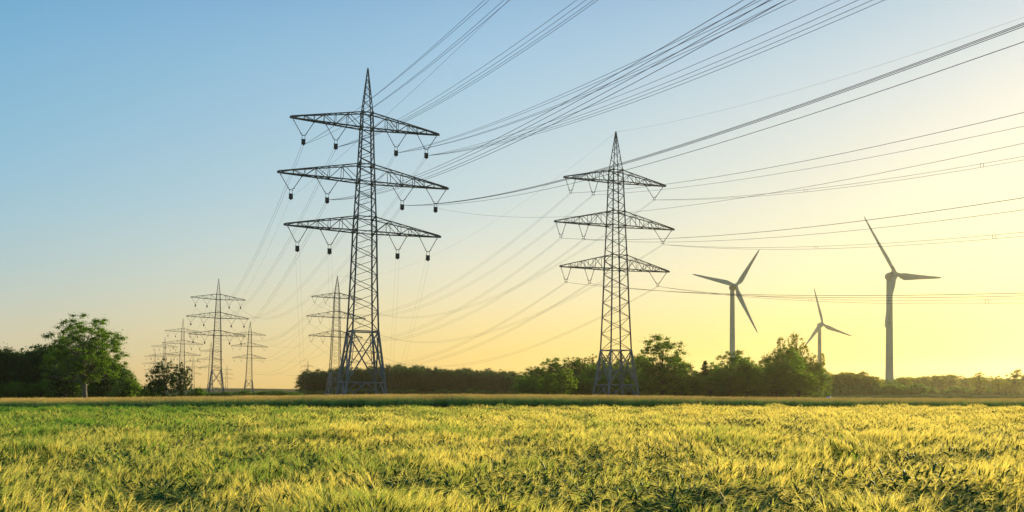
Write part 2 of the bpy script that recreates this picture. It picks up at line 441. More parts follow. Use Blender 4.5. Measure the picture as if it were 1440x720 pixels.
B2 = far(pylB, 474.5, 388, 'lattice pylon standing behind the left leg of the tallest pylon')
B3 = far(pylB, 352, 452, 'distant thin lattice pylon to the right of the mid-distance pylon with pulley blocks')
B4 = far(pylB, 297, 481, 'small lattice pylon mostly hidden behind the left legs of a nearer pylon')
B5 = far(pylB, 272, 499, 'tiny lattice pylon on the horizon right beside the bushy little tree')
B6 = far(pylB, 319, 513, 'tiny hazy lattice pylon on the horizon above the bluish ridge')
B7 = far(pylB, 433, 507, 'tiny hazy lattice pylon peeking over the left end of the dark middle wood')

# ------------------------------------------------------------------ power lines
LD = 0.35
ldir = Vector((math.sin(LD), -math.cos(LD), 0))       # along the line, towards and past the camera
side = Vector((math.cos(LD), math.sin(LD), 0))
def tube_np(P, r, k=4):
    P = np.asarray(P); n = len(P); d = np.gradient(P, axis=0); d /= np.linalg.norm(d, axis=1)[:, None]
    x = np.cross(d, [0, 0, 1.0]); x /= np.linalg.norm(x, axis=1)[:, None]; y = np.cross(d, x)
    V = np.concatenate([(P + (x * math.cos(2*math.pi*j/k) + y * math.sin(2*math.pi*j/k)) * r)[:, None] for j in range(k)], axis=1).reshape(-1, 3)
    i = np.arange(n - 1)[:, None] * k; j = np.arange(k)[None, :]; j2 = (j + 1) % k
    Fc = np.stack([i + j, i + j2, i + j2 + k, i + j + k], axis=-1).reshape(-1, 4)
    return V, Fc
def cable(start, d, L, b, c, r, name, m, parent, n=60):
    s = np.linspace(0, L, n); P = np.array(start)[None] + np.array(d)[None] * s[:, None]; P[:, 2] += b * s + c * s * s
    P -= np.array(parent.location)[None]
    V, Fc = tube_np(P, r); return mesh_np(name, V, Fc, m, parent)
def bundle(label, start, wires, r=0.022, L=350, m='cable', name='power_line', cat='power cable', group='power cables strung from the pylons toward the camera', spacers=()):
    root = empty(name, start); tag(root, label, cat, group)
    for (off, b, c) in wires:
        cable(Vector(start) + side * off, ldir, L, b, c, r, 'conductor', M[m], root)
    for s in spacers:
        (o0, b0, c0), (o1, b1, c1) = wires[0], wires[-1]
        p = Vector(start) + ldir * s - Vector(root.location)
        q0 = p + side * o0 + Vector((0, 0, b0 * s + c0 * s * s)); q1 = p + side * o1 + Vector((0, 0, b1 * s + c1 * s * s))
        mb = MB(); e = side * 0.28
        mb.bar(q0 - e, q1 - e, 0.035); mb.bar(q0 + e, q1 + e, 0.035); mb.bar(q0 - e, q0 + e, 0.03)
        mb.build('spacer', M['dark'], root)
    return root
ZA = [45.4, 35.9, 26.8]; ZB = [44.3, 34.5, 25.1]
stA = lambda t, lv: cA + armv * t + Vector((0, 0, ZA[lv]))
stB = lambda t, lv: cB + armv * t + Vector((0, 0, ZB[lv]))
TA='the tallest pylon'
bundle('dark cables rising from the outer left block of the top arm of '+TA, stA(-11.5,0), [(0.0, -0.16012, 0.0003946), (0.0, -0.15712, 0.0003322), (0.0, -0.18986, 0.0005528), (0.0, -0.18834, 0.0005055)])
bundle('dark cables rising from the inner left block of the top arm of '+TA, stA(-5.75,0), [(0.0, -0.17655, 0.0004823), (0.0, -0.18664, 0.0005312), (0.0, -0.19149, 0.0005402), (0.0, -0.19673, 0.0005693)])
bundle('dark cables rising from the inner right block of the top arm of '+TA, stA(5.35,0), [(0.0, -0.17681, 0.0004114), (0.0, -0.18223, 0.000429), (0.0, -0.19829, 0.0005304), (0.0, -0.20034, 0.0005238)])
bundle('dark cables rising from the outer right block of the top arm of '+TA, stA(11.1,0), [(0.0, -0.18014, 0.0004652), (0.0, -0.19182, 0.0005201), (0.0, -0.19821, 0.0005418), (0.0, -0.20373, 0.0005621)])
bundle('dark cables rising from the inner left block of the middle arm of '+TA, stA(-7.3,1), [(0.0, -0.16791, 0.0005001), (0.0, -0.17432, 0.0005273), (0.0, -0.18241, 0.0005646), (0.0, -0.18552, 0.000562)])
bundle('dark cables rising from the inner right block of the middle arm of '+TA, stA(6.5,1), [(0.0, -0.17655, 0.0005069), (0.0, -0.17818, 0.0005146), (0.0, -0.17965, 0.0005199), (0.0, -0.1884, 0.0005407)])
bundle('thin rope from the outer right block of the middle arm of '+TA, stA(12.9,1), [(0.0,-0.23573,0.0006900)], r=0.014, m='rope', name='pulling_rope', cat='rope', group='thin pulling ropes on the tallest pylon')
bundle('thin rope rising from the outer left block of the middle arm of '+TA, stA(-13.7,1), [(0.0,-0.08335,0.0001605)], r=0.014, m='rope', name='pulling_rope', cat='rope', group='thin pulling ropes on the tallest pylon')
bundle('earth wire from the peak of the pylon by the turbines', cB+Vector((0,0,58.4)), [(0.0, -0.17752, 0.0005157)], r=0.013)
bundle('rising cable, outer left string, top arm of the pylon by the turbines', stB(-10.9,0), [(0.0, -0.17051, 0.0004497)], r=0.03)
bundle('rising cable, inner left string, top arm of the pylon by the turbines', stB(-5.5,0), [(0.0, -0.16733, 0.0004226)], r=0.024)
bundle('spacered cable pair, right string, top arm of the pylon by the turbines', stB(9.6,0), [(0.0, -0.1788, 0.0005374), (0.0, -0.18894, 0.000592)], r=0.024, spacers=(54.0,92.0))
bundle('rising cable, outer left string, middle arm of the pylon by the turbines', stB(-13.2,1), [(0.0, -0.16982, 0.0004881)], r=0.03)
bundle('rising cable, inner left string, middle arm of the pylon by the turbines', stB(-7.8,1), [(0.0, -0.17565, 0.0005174)], r=0.024)
bundle('spacered cable pair, right string, middle arm of the pylon by the turbines', stB(11.8,1), [(0.0, -0.17432, 0.0005309), (0.0, -0.18542, 0.000591)], r=0.024, spacers=(54.0,92.0))
bundle('rising cable, outer left string, bottom arm of the pylon by the turbines', stB(-12.0,2), [(0.0, -0.15347, 0.0003452)], r=0.028)
bundle('rising cable, inner left string, bottom arm of the pylon by the turbines', stB(-6.4,2), [(0.0, -0.15847, 0.0003893)], r=0.028)
bundle('spacered cable pair, right string, bottom arm of the pylon by the turbines', stB(10.5,2), [(0.0, -0.16782, 0.0005326), (0.0, -0.17532, 0.0005517)], r=0.024, spacers=(54.0,92.0))


# far side spans, pylon to pylon
def span(label, p, q, sag, r=0.024, n=2, sep=0.4, group='power cables between the pylons in the distance', name='power_line', m='cable', cat='power cable', dsag=0.0):
    root = empty(name, p); tag(root, label, cat, group); p, q = Vector(p), Vector(q)
    for k in range(n):
        o = side * (sep * (k - (n - 1) / 2))
        s = np.linspace(0, 1, 50)[:, None]; P = np.array(p + o)[None] * (1 - s) + np.array(q + o)[None] * s
        P[:, 2] -= (4 * (sag + dsag * k) * s * (1 - s))[:, 0]; P -= np.array(p)[None]
        V, Fc = tube_np(P, r); mesh_np('conductor', V, Fc, M[m], root)
lvn = ['top', 'middle', 'bottom']
LEAN_T = {'A': (-.2, -.4, -.6), 'B': (0, 0, 0)}
posn4 = ['outer left', 'inner left', 'inner right', 'outer right']; posn3 = ['outer left', 'inner left', 'right']
def clamp_at(p, S, t, lv):       # cable end under an insulator string, following the tower's slight lean
    zc = (ZA if S is PH_A else ZB)[lv]
    return p.matrix_basis @ Vector((t, 0, zc))
def line_spans(a, b, S, Z, an, bn, sag, levels, posn, r, n=2):
    for lv in levels:
        for (t, _), pn in zip(S['strings'][lv], posn):
            pa = clamp_at(a, S, t, lv); pb = clamp_at(b, S, t, lv)
            span('far span of %s, %s arm, %s string' % (an, lvn[lv], pn), pa, pb, sag, r, n, dsag=0.5)
line_spans(pylA, A2, PH_A, ZA, 'cables behind the tallest pylon', '', 15, (0,), posn4, 0.022)
line_spans(A2, A3, PH_A, ZA, 'cables behind the mid-distance pulley-block pylon', '', 12, (0,), posn4, 0.03, 1)
line_spans(pylB, B2, PH_B, ZB, 'cables left of the pylon by the turbines', '', 14, (0, 1, 2), posn3, 0.022)
line_spans(B2, B3, PH_B, ZB, 'cables left of the half hidden pylon', '', 13, (0, 1, 2), posn3, 0.028, 1)
for lv, t, pn in ((1, -7.3, 'inner left'), (1, 6.5, 'inner right')):
    span('far span of cables behind the tallest pylon, middle arm, %s string' % pn,
         stA(t, lv), clamp_at(A2, PH_A, t, lv), 15, 0.022, 2, dsag=.5)
span('thin earth wire sagging left from the peak of the pylon by the turbines', cB + Vector((0, 0, 58.4)), B2.matrix_basis @ Vector((0, 0, 58.4)), 10, 0.014, 1)
span('thin rope from the outer left block of the middle arm down to the far pylon', stA(-13.7, 1), clamp_at(A2, PH_A, -13.3, 1), 14, 0.012, 1, name='pulling_rope', m='rope', cat='rope', group='thin pulling ropes on the tallest pylon')
for t, pn, gx in ((-6.9, 'inner left', 470), (5.6, 'inner right', 547), (11.4, 'outer right', 552), (-12.6, 'outer left', 428)):
    span('thin slack rope hanging from the %s block of the bottom arm to the ground' % pn, stA(t, 2), at(gx, 205), 1.5, 0.010, 2, sep=0.7, name='pulling_rope', m='rope', cat='rope', group='thin pulling ropes on the tallest pylon')

# ------------------------------------------------------------------ wind turbines
def loft(secs, k):
    v = []; f = []
    for ring in secs: v += ring
    n = len(secs)
    for i in range(n - 1):
        for j in range(k):
            a, b = i*k + j, i*k + (j+1) % k; f.append((a, b, b + k, a + k))
    f.append(tuple(range(k))[::-1]); f.append(tuple((n-1)*k + j for j in range(k)))
    return v, f
def turbine(px, py, D, Rr, yaw, tilt, phase, label):
    hub = Vector(at(px, D, py)); yaw, tilt = R(yaw), R(tilt)
    nrm = Vector((math.sin(yaw), -math.cos(yaw), 0)); over = 3.6 * Rr / 38
    base = hub - nrm * over; base.z = 0
    root = empty('wind_turbine', base); tag(root, label, 'wind turbine', 'white wind turbines behind the trees')
    k_ = Rr / 38; hz = hub.z
    m = MB(); zs = np.linspace(0, hz - 1.6 * k_, 14)
    m.tube([(0, 0, z) for z in zs], [(2.4 + (1.6 - 2.4) * (z / hz) ** 0.85) * k_ for z in zs], 32)
    tw = m.build('tower', M['turbine'], root, smooth=True)
    m = MB()
    for zj in (hz * .3, hz * .6): 
        rr = (2.4 + (1.6 - 2.4) * (zj / hz) ** .85) * k_ + .02; m.tube([(0, 0, zj), (0, 0, zj + .2)], rr, 32)
    m.box((0, -2.3 * k_, 1.3), 1.0, 0.3, 2.2)
    m.build('flange', M['turbine_dark'], tw)
    ax = (nrm * math.cos(tilt) + Vector((0, 0, 1)) * math.sin(-tilt) * 0 + Vector((0, 0, 1)) * math.sin(abs(tilt))).normalized()
    h = Vector((0, 0, hz)) + nrm * over
    # nacelle: drop-shaped housing behind the hub
    m = MB(); prof = [(-4.6, .25), (-4.4, 1.1), (-3.8, 1.8), (-3.0, 2.2), (-1.9, 2.3), (-1.0, 2.05), (-.55, 2.2), (-.5, 2.55), (.1, 2.6), (.2, 1.9)]
    axn = (nrm + Vector((0, 0, .09))).normalized()
    m.tube([h - axn * 1.2 * k_ + axn * a * k_ * 1.1 + Vector((0, 0, -.25)) for a, r_ in prof], [r_ * k_ for a, r_ in prof], 28)
    m.build('nacelle', M['turbine'], root, smooth=True)
    m = MB(); prof = [(-.9, 1.75), (-.3, 1.95), (.6, 1.9), (1.5, 1.5), (2.1, .9), (2.35, .2)]
    m.tube([h + axn * a * k_ for a, r_ in prof], [r_ * k_ for a, r_ in prof], 28)
    hb = m.build('rotor_hub', M['turbine'], root, smooth=True)
    u = Vector((math.cos(yaw), math.sin(yaw), 0)); v_ = Vector((0, 0, 1)) * math.cos(tilt) + nrm * math.sin(tilt)
    rn = u.cross(v_).normalized()
    if rn.dot(nrm) < 0: rn = -rn
    for k in range(3):
        an = R(phase) + k * 2 * math.pi / 3; d = u * math.sin(an) + v_ * math.cos(an); cdir = rn.cross(d).normalized()
        secs = []
        for s, ch, th, tw_ in [(.02, 2.1, 2.1, 8), (.06, 2.2, 2.1, 10), (.10, 2.7, 1.9, 12), (.15, 3.8, 1.6, 12), (.20, 4.2, 1.3, 11), (.28, 3.9, 1.1, 9), (.40, 3.3, .9, 7), (.55, 2.6, .7, 5),
                               (.70, 2.05, .5, 3), (.85, 1.5, .36, 2), (.95, 1.05, .25, 1), (1.0, .4, .12, 0)]:
            ring = []; cd = cdir * math.cos(R(tw_)) + rn * math.sin(R(tw_)); td = d.cross(cd).normalized()
            for j in range(14):
                a = 2 * math.pi * j / 14; cx = math.cos(a); ty = math.sin(a) * (1 if s < .12 else (0.55 + 0.45 * cx))
                off = 0.0 if s < .08 else 0.22 * ch
                ring.append(tuple(h + d * s * Rr + cd * (cx * ch / 2 - off) * k_ + td * ty * th / 2 * k_ + rn * (0.9 * k_ + 1.2 * s * s * k_)))
            secs.append(ring)
        v, f = loft(secs, 14); mesh_np('blade', v, f, M['turbine'], hb, smooth=True)
turbine(1258, 386.5, 542, 36.5, 29, -13, 90, 'largest wind turbine on the right, one blade lined up with its tower')
turbine(1034, 402.5, 640, 33.6, 23, -12, 40, 'left wind turbine with a blade pointing down to the right')
turbine(1156, 456, 905, 34.5, 24, -8, 108, 'smallest wind turbine, the middle one, partly behind a tall airy tree')

# ------------------------------------------------------------------ trees
def tree_mesh(seed, H, Rw, base, ncl, nleaf, lsize, kind='round', cl_r=1.1, gap=0.0):
    """returns (crown verts, faces) and an MB of trunk + limbs, for a tree of height H"""
    rg = np.random.default_rng(seed); rnd = random.Random(seed)
    cents = []; tries = 0
    lump = [(rg.normal(size=3), rnd.random()) for _ in range(7)]
    while len(cents) < ncl and tries < ncl * 60:
        tries += 1
        u = rg.normal(size=3); u /= np.linalg.norm(u)
        rad = rg.random() ** (0.33 if kind != 'spruce' else 0.5)
        z = base + (H - base) * 0.5 * (1 + u[2] * rad); fz = (z - base) / (H - base)
        if kind == 'spruce': prof = (1 - fz) ** 0.9 * 1.0 + .04
        elif kind == 'poplar': prof = math.sin(math.pi * min(1, fz * .9 + .1)) ** 0.5
        elif kind == 'oval': prof = math.sqrt(max(0.02, 1 - (2 * fz - 1.0) ** 2 * .97))
        elif kind == 'wide': prof = math.sqrt(max(0, 1 - (2 * fz - 0.95) ** 2)) if fz > .47 else 0.9 + .1 * fz
        else: prof = math.sqrt(max(0.0, 1 - (2 * fz - 0.9) ** 2 * 0.8)) if fz > .45 else 0.8 + .3 * fz
        an = math.atan2(u[1], u[0])
        lm = 1.0 + 0.22 * math.sin(an * 2 + seed) * math.sin(fz * 5 + seed) + 0.16 * math.sin(an * 3 + fz * 9 + seed * 2)
        hr = math.hypot(u[0], u[1]) * rad if kind not in ('spruce',) else rg.random() ** .5
        if kind != 'spruce': hr = rg.random() ** 0.45
        p = np.array([math.cos(an) * hr * Rw * prof * lm, math.sin(an) * hr * Rw * prof * lm, z])
        if gap and rnd.random() < gap and noise.noise(Vector(p * 0.35) + Vector((seed, 0, 0))) < 0.0: continue
        p[2] += (noise.noise(Vector((p[0] * .4, p[1] * .4, seed))) * 0.09 * H) * (0.3 + fz) if kind != 'spruce' else 0
        cents.append(p)
    mb = MB(); tr = H / 42
    topz = H * (0.93 if kind in ('spruce', 'poplar') else 0.72)
    bend = [Vector((rnd.uniform(-.02, .02) * H * i / 6, rnd.uniform(-.02, .02) * H * i / 6, topz * i / 6)) for i in range(7)]
    bend[0] = Vector((0, 0, -0.1))
    mb.tube(bend, [tr * (1.35 if i == 0 else 1 - 0.13 * i) for i in range(7)], 8)
    def trunk_at(z):
        f = max(0, min(.999, z / topz)) * 6; i = int(f); return bend[i].lerp(bend[i+1], f - i)
    for p in cents:
        if rnd.random() < 0.55:
            pv = Vector(p); hd = math.hypot(p[0], p[1])
            z0 = min(topz * .98, base * .8 + (p[2] - base * .8) * rnd.uniform(.25, .75)) if kind != 'spruce' else min(topz, p[2] + .1)
            s = trunk_at(z0); mid = s.lerp(pv, 0.5) + Vector((0, 0, -0.05 * hd if kind != 'spruce' else 0)) + Vector((rnd.uniform(-.3, .3), rnd.uniform(-.3, .3), rnd.uniform(-.1, .3)))
            r0 = tr * rnd.uniform(.12, .30); mb.tube([s, mid, pv], [r0, r0 * .55, r0 * .18], 4, cap=False)
    cents = np.array(cents); n = len(cents); per = max(1, nleaf // n)
    sz = rg.uniform(.65, 1.25, n) * cl_r
    if kind == 'spruce': sz = cl_r * (0.4 + 1.0 * (1 - (cents[:, 2] - base) / (H - base)))
    d = rg.normal(size=(n, per, 3)); d /= np.linalg.norm(d, axis=2)[..., None]; d *= np.minimum(np.abs(rg.normal(size=(n, per, 1))) * 0.62, 1.7)
    d[..., 2] *= 0.62 if kind != 'poplar' else 1.0
    P = (cents[:, None] + d * sz[:, None, None]).reshape(-1, 3)
    # stray sprigs that roughen the outline
    st = rg.random(len(P)) < 0.07; P[st] += rg.normal(size=(st.sum(), 3)) * cl_r * 0.45
    m = len(P); nrm = rg.normal(size=(m, 3)); nrm[:, 2] += 0.5; nrm /= np.linalg.norm(nrm, axis=1)[:, None]
    tv = np.cross(nrm, rg.normal(size=(m, 3))); tv /= np.linalg.norm(tv, axis=1)[:, None]; bv = np.cross(nrm, tv)
    s = (lsize * rg.uniform(.6, 1.3, m))[:, None]
    V = np.stack([P - tv * s, P - bv * s * .5 + nrm * s * .12, P + tv * s, P + bv * s * .5 + nrm * s * .12], axis=1).reshape(-1, 3)
    V[:, 2] = np.maximum(V[:, 2], 0.05)
    return V, np.arange(m * 4).reshape(-1, 4), mb
PROTO = {}
def make_kind(key, seed, H, Rw, base, ncl, nleaf, lsize, kind, leafm, barkm, cl_r, gap=0.0):
    V, Fc, mb = tree_mesh(seed, H, Rw, base, ncl, nleaf, lsize, kind, cl_r, gap)
    root = bpy.data.objects.new('tree', None)
    tk = mb.build('trunk', M[barkm], root, smooth=True); cr = mesh_np('crown', V, Fc, M[leafm], root)
    C.objects.unlink(tk); C.objects.unlink(cr)
    top = float(np.percentile(V[:, 2], 99.7)); half = float(np.percentile(np.abs(V[:, 0]), 98))
    PROTO[key] = (root, [tk, cr], top, half)
#        key       seed  H   Rw  base ncl nleaf  leaf  kind    leaf mat     bark       clump gap
make_kind('lone',   11, 17, 7.4, 2.6, 380, 48000, .155, 'oval', 'leaf', 'bark_pale', .85, .22)
make_kind('lone2',  12, 14, 6.0, 0.4, 200, 18000, .22, 'oval', 'leaf_dark', 'bark', 1.3, .1)
make_kind('round1', 21, 13, 5.0, 0.2, 190, 12000, .22, 'round', 'leaf', 'bark', 1.25, .2)
make_kind('round2', 22, 13, 5.5, 0.1, 200, 12000, .22, 'wide', 'leaf', 'bark', 1.2, .3)
make_kind('round3', 23, 13, 4.5, 0.2, 170, 12000, .22, 'round', 'leaf', 'bark', 1.2, .35)
make_kind('airy1',  31, 15, 3.6, 2.0, 170, 8000, .17, 'poplar', 'leaf_olive', 'bark', .7, .7)
make_kind('airy2',  32, 15, 4.4, 2.0, 190, 9000, .17, 'round', 'leaf_olive', 'bark', .75, .75)
make_kind('tall',   33, 16, 5.2, 0.6, 240, 20000, .19, 'round', 'leaf', 'bark', .95, .6)
make_kind('light1', 41, 9, 3.8, 0.5, 80, 8000, .22, 'round', 'leaf_light', 'bark', 1.0, .2)
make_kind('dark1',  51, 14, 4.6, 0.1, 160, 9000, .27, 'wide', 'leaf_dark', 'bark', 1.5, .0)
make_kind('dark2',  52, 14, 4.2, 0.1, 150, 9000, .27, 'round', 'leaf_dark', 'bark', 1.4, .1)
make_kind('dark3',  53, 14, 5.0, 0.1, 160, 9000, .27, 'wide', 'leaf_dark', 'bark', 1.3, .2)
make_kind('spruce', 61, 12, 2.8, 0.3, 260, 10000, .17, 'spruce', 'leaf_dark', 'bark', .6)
make_kind('olive1', 71, 12, 4.6, 0.1, 150, 8000, .26, 'round', 'leaf_olive', 'bark', 1.2, .4)
make_kind('olive2', 72, 12, 4.2, 0.6, 130, 7000, .25, 'wide', 'leaf_olive', 'bark', 1.0, .6)
make_kind('bush',   81, 3, 2.6, 0.1, 50, 4000, .15, 'wide', 'leaf', 'bark', .8, .1)
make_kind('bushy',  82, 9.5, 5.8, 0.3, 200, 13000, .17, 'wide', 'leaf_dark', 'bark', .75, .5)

RT = random.Random(5)
def plant(key, px, topy, D, hw, label, group=None, name='tree', cat='tree', rz=None, y=None):
    """hw: half width of the crown in photo pixels"""
    proto, parts, top, half = PROTO[key]
    r = bpy.data.objects.new(name, None); C.objects.link(r); r.empty_display_size = 0.3
    r.location = at(px, D)
    h = EYE + (HORIZON - topy) / F_PX * D; w = hw / F_PX * D
    r.scale = (w / half, w / half, h / top); r.rotation_euler = (0, 0, RT.uniform(0, 6.28) if rz is None else rz)
    for p in parts: c = p.copy(); C.objects.link(c); c.parent = r
    tag(r, label, cat, group); return r

# left: the lone tree, the dark wood behind it, the bushy little tree
plant('lone', 119, 443, 200, 50, 'big broad round-crowned tree with a pale bare trunk in front of the left wood', rz=0.4)
plant('lone2', 151, 508, 212, 22, 'lower leafy tree tucked against the right side of the big round-crowned tree', rz=1.0)
plant('dark2', 92, 500, 214, 22, 'lower leafy tree tucked against the left side of the big round-crowned tree')
plant('round1', 176, 521, 235, 14, 'small tree ending the left wood, just right of the big round-crowned tree')
plant('bushy', 231, 505, 205, 23, 'bushy little tree with an open crown in front of the far pylons', rz=0.2)
plant('bushy', 255, 510, 207, 15, 'shorter right-hand neighbour of the bushy little tree', rz=2.2)
plant('bush', 216, 534, 204, 14, 'low shrub at the left foot of the bushy little tree', name='shrub', cat='shrub')
plant('bush', 279, 545, 206, 10, 'low shrub at the right foot of the bushy little tree', name='shrub', cat='shrub')
WL = 'dark dense tree in the wood at the left edge behind the big round-crowned tree'
for row, (D, n) in enumerate(((238, 15), (246, 15), (255, 14))):
    for i in range(n):
        px = -40 + i * (215 / n) + RT.uniform(-5, 5) + row * 4
        topy = 489 + 3.5 * math.sin(px * .09) + RT.uniform(-1, 7) + row * -1 + (max(0, px - 120) * .45 if px > 120 else 0)
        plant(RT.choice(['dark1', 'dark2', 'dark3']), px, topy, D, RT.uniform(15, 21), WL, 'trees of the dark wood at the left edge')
for px, ty in ((192, 546), (206, 549), (170, 548), (296, 552), (318, 551), (345, 549), (368, 550), (392, 549), (410, 551)):
    plant('bush', px, ty, 330 if px > 290 else 250, RT.uniform(12, 18), 'low green hedge shrub along the field edge left of the tallest pylon', 'low hedge shrubs at the field edge', name='shrub', cat='shrub')
# undergrowth that closes the foot of the tree belts
for px0, px1, D, ty, st, lab, grp in ((735, 1160, 290, 531, 8, 'green undergrowth shrub at the foot of the tree belt below the left turbine', 'undergrowth shrubs of the tree belt'),
                                      (1160, 1300, 420, 543, 6, 'olive undergrowth shrub at the foot of the trees below the largest turbine', 'undergrowth shrubs below the largest turbine'),
                                      (1300, 1452, 490, 547, 7, 'hazy golden undergrowth shrub at the foot of the far right trees', 'undergrowth shrubs at the far right'),
                                      (-8, 190, 233, 535, 12, 'dark undergrowth shrub at the foot of the left wood', 'undergrowth shrubs of the left wood')):
    px = px0
    while px < px1:
        plant('bush', px, ty + RT.uniform(-4, 4), D + RT.uniform(-5, 5), RT.uniform(9, 14), lab, grp, name='shrub', cat='shrub'); px += st * RT.uniform(.6, 1.4)
# middle wood
WM = 'dark round-topped tree in the long wood behind the tallest pylon'
prof = [(420, 527), (432, 521), (460, 521), (480, 517), (520, 518), (560, 514), (600, 517), (650, 520), (700, 521), (730, 527), (765, 528)]
def pf(px):
    for (a, b), (c, d) in zip(prof, prof[1:]):
        if a <= px <= c: return b + (d - b) * (px - a) / (c - a)
    return prof[0][1] if px < 420 else prof[-1][1]
for row, (D, n) in enumerate(((525, 26), (536, 28), (548, 26), (560, 22))):
    for i in range(n):
        px = 431 + (i + RT.uniform(-.3, .3)) * (318 / n) + row * 2
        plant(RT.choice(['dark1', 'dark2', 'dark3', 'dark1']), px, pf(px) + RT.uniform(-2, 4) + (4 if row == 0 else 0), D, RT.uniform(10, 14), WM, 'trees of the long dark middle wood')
for i in range(24):
    px = 428 + i * 13.8 + RT.uniform(-3, 3)
    plant('bush', px, 549 + RT.uniform(-3, 2), 518, RT.uniform(7, 10), 'shrub at the foot of the long wood behind the tallest pylon', 'shrubs at the foot of the middle wood', name='shrub', cat='shrub')
# trees around the pylon by the turbines
TG = 'mixed trees between the middle wood and the turbines'
for a in [('round3', 742, 525, 330, 16, 'small dull green tree at the right end of the long middle wood'),
          ('round1', 760, 521, 320, 17, 'second tree from the right end of the long middle wood'),
          ('tall', 776, 508, 318, 17, 'slightly taller domed tree left of the light green one'),
          ('light1', 793, 523, 265, 17, 'low light green sunlit tree left of the turbine-side pylon'),
          ('light1', 770, 531, 262, 13, 'lowest light green shrubby tree left of its sunlit neighbour'),
          ('round2', 806, 507, 320, 19, 'broad dark tree right behind the light green one'),
          ('airy2', 829, 503, 318, 17, 'thin-topped tree just left of the legs of the turbine-side pylon'),
          ('round1', 832, 517, 300, 18, 'low dense tree at the left leg of the turbine-side pylon'),
          ('airy2', 851, 504, 325, 17, 'thin-topped tree seen through the left legs of the turbine-side pylon'),
          ('round2', 858, 518, 300, 20, 'low dense tree seen through the legs of the turbine-side pylon'),
          ('airy2', 876, 505, 325, 17, 'thin-topped tree seen through the right legs of the turbine-side pylon'),
          ('round3', 885, 518, 295, 19, 'low dense tree at the right leg of the turbine-side pylon'),
          ('airy2', 898, 502, 320, 15, 'thin-topped tree between the turbine-side pylon and the tall feathery tree'),
          ('tall', 931, 473, 262, 31, 'tall feathery broad tree just right of the turbine-side pylon'),
          ('round1', 950, 503, 268, 25, 'lower right shoulder tree of the tall feathery broad tree'),
          ('round2', 912, 517, 268, 22, 'lower left shoulder tree of the tall feathery broad tree'),
          ('round3', 974, 528, 285, 15, 'low tree in the dip right of the tall feathery tree'),
          ('spruce', 992, 508, 290, 12, 'pointed dark conifer between the tall feathery tree and the left turbine'),
          ('round1', 1000, 524, 280, 18, 'low dark tree at the foot of the pointed conifer'),
          ('round3', 1010, 510, 300, 14, 'narrow tree between the pointed conifer and the left turbine'),
          ('tall', 1030, 494, 280, 22, 'rounded tree hiding the foot of the left turbine'),
          ('round2', 1050, 503, 276, 20, 'broad dark tree just right of the left turbine foot'),
          ('round1', 1026, 520, 270, 24, 'dense low tree in front of the left turbine foot'),
          ('round3', 1066, 519, 285, 15, 'low tree in the gap right of the left turbine'),
          ('airy2', 1079, 502, 290, 16, 'open-crowned tree at the left of the big thicket below the smallest turbine'),
          ('round1', 1102, 490, 262, 27, 'big dense leafy tree in the thicket left of the smallest turbine'),
          ('round2', 1092, 515, 258, 26, 'low spreading tree at the foot of the big thicket'),
          ('airy1', 1101, 475, 275, 12, 'airy upright tree on the left in the big thicket'),
          ('airy1', 1121, 470, 272, 17, 'tallest airy tree with see-through crown left of the smallest turbine'),
          ('airy2', 1139, 497, 275, 15, 'airy tree with see-through crown right below the smallest turbine'),
          ('airy1', 1154, 497, 278, 8, 'narrow dark-leaved tree right in front of the smallest turbine tower'),
          ('light1', 1124, 520, 255, 24, 'pale green sunlit tree low in front of the tallest airy tree'),
          ('light1', 1150, 523, 262, 18, 'pale green sunlit tree low in front of the smallest turbine')]:
    a = list(a)
    if 740 < a[1] < 925: a[2] -= 4
    plant(*a, TG)
for px, ty, D, hw in ((752, 519, 312, 18), (784, 514, 322, 18), (818, 509, 322, 17), (843, 511, 318, 17), (868, 512, 312, 18), (893, 510, 308, 18), (906, 506, 300, 16), (958, 515, 285, 17),
                      (978, 521, 290, 15), (1012, 514, 290, 16), (1040, 503, 290, 18), (1062, 511, 290, 15), (1086, 503, 285, 16), (1116, 497, 280, 20), (1132, 508, 278, 18), (1145, 512, 276, 16)):
    plant(RT.choice(['round1', 'round2', 'round3', 'lone2']), px, ty - (3 if px < 925 else 0), D, hw, 'leafy green tree filling the back of the belt below the two left turbines', 'filler trees of the tree belt')
WR = 'olive tree in the even row between the smallest and the largest turbine'
for i in range(12):
    px = 1160 + i * 6.1; plant(RT.choice(['olive1', 'olive2', 'olive1']), px, 524 + RT.uniform(-1.5, 3) + (4 if i > 9 else 0), 430 + RT.uniform(-12, 12), RT.uniform(9, 13), WR, 'even olive tree row left of the largest turbine')
for a in [('olive1', 1236, 536, 470, 11, 'small golden-green tree just left of the largest turbine tower'),
          ('round3', 1254, 534, 460, 12, 'dark little tree at the foot of the largest turbine'),
          ('olive1', 1270, 531, 470, 12, 'dome-shaped golden tree just right of the largest turbine'),
          ('olive2', 1377, 524, 480, 11, 'small open-crowned tree standing above the golden hedge, nearest the right edge but two'),
          ('olive2', 1404, 529, 480, 9, 'smallest open-crowned tree above the golden hedge near the right edge'),
          ('olive2', 1427, 520, 470, 14, 'open-crowned golden tree beside the right edge'),
          ('olive2', 1448, 524, 505, 12, 'golden tree cut off by the right edge')]:
    plant(*a, 'single golden trees at the right edge')
for i in range(34):
    px = 1232 + i * 7.4; yy = 532 - 5 * math.exp(-((px - 1330) / 45) ** 2) + RT.uniform(-1.5, 3)
    plant(RT.choice(['olive1', 'olive2', 'olive1', 'round3']), px, yy, 600 + RT.uniform(-30, 60), RT.uniform(8, 13), 'hazy golden tree in the far row along the right horizon', 'hazy golden far trees along the right horizon')

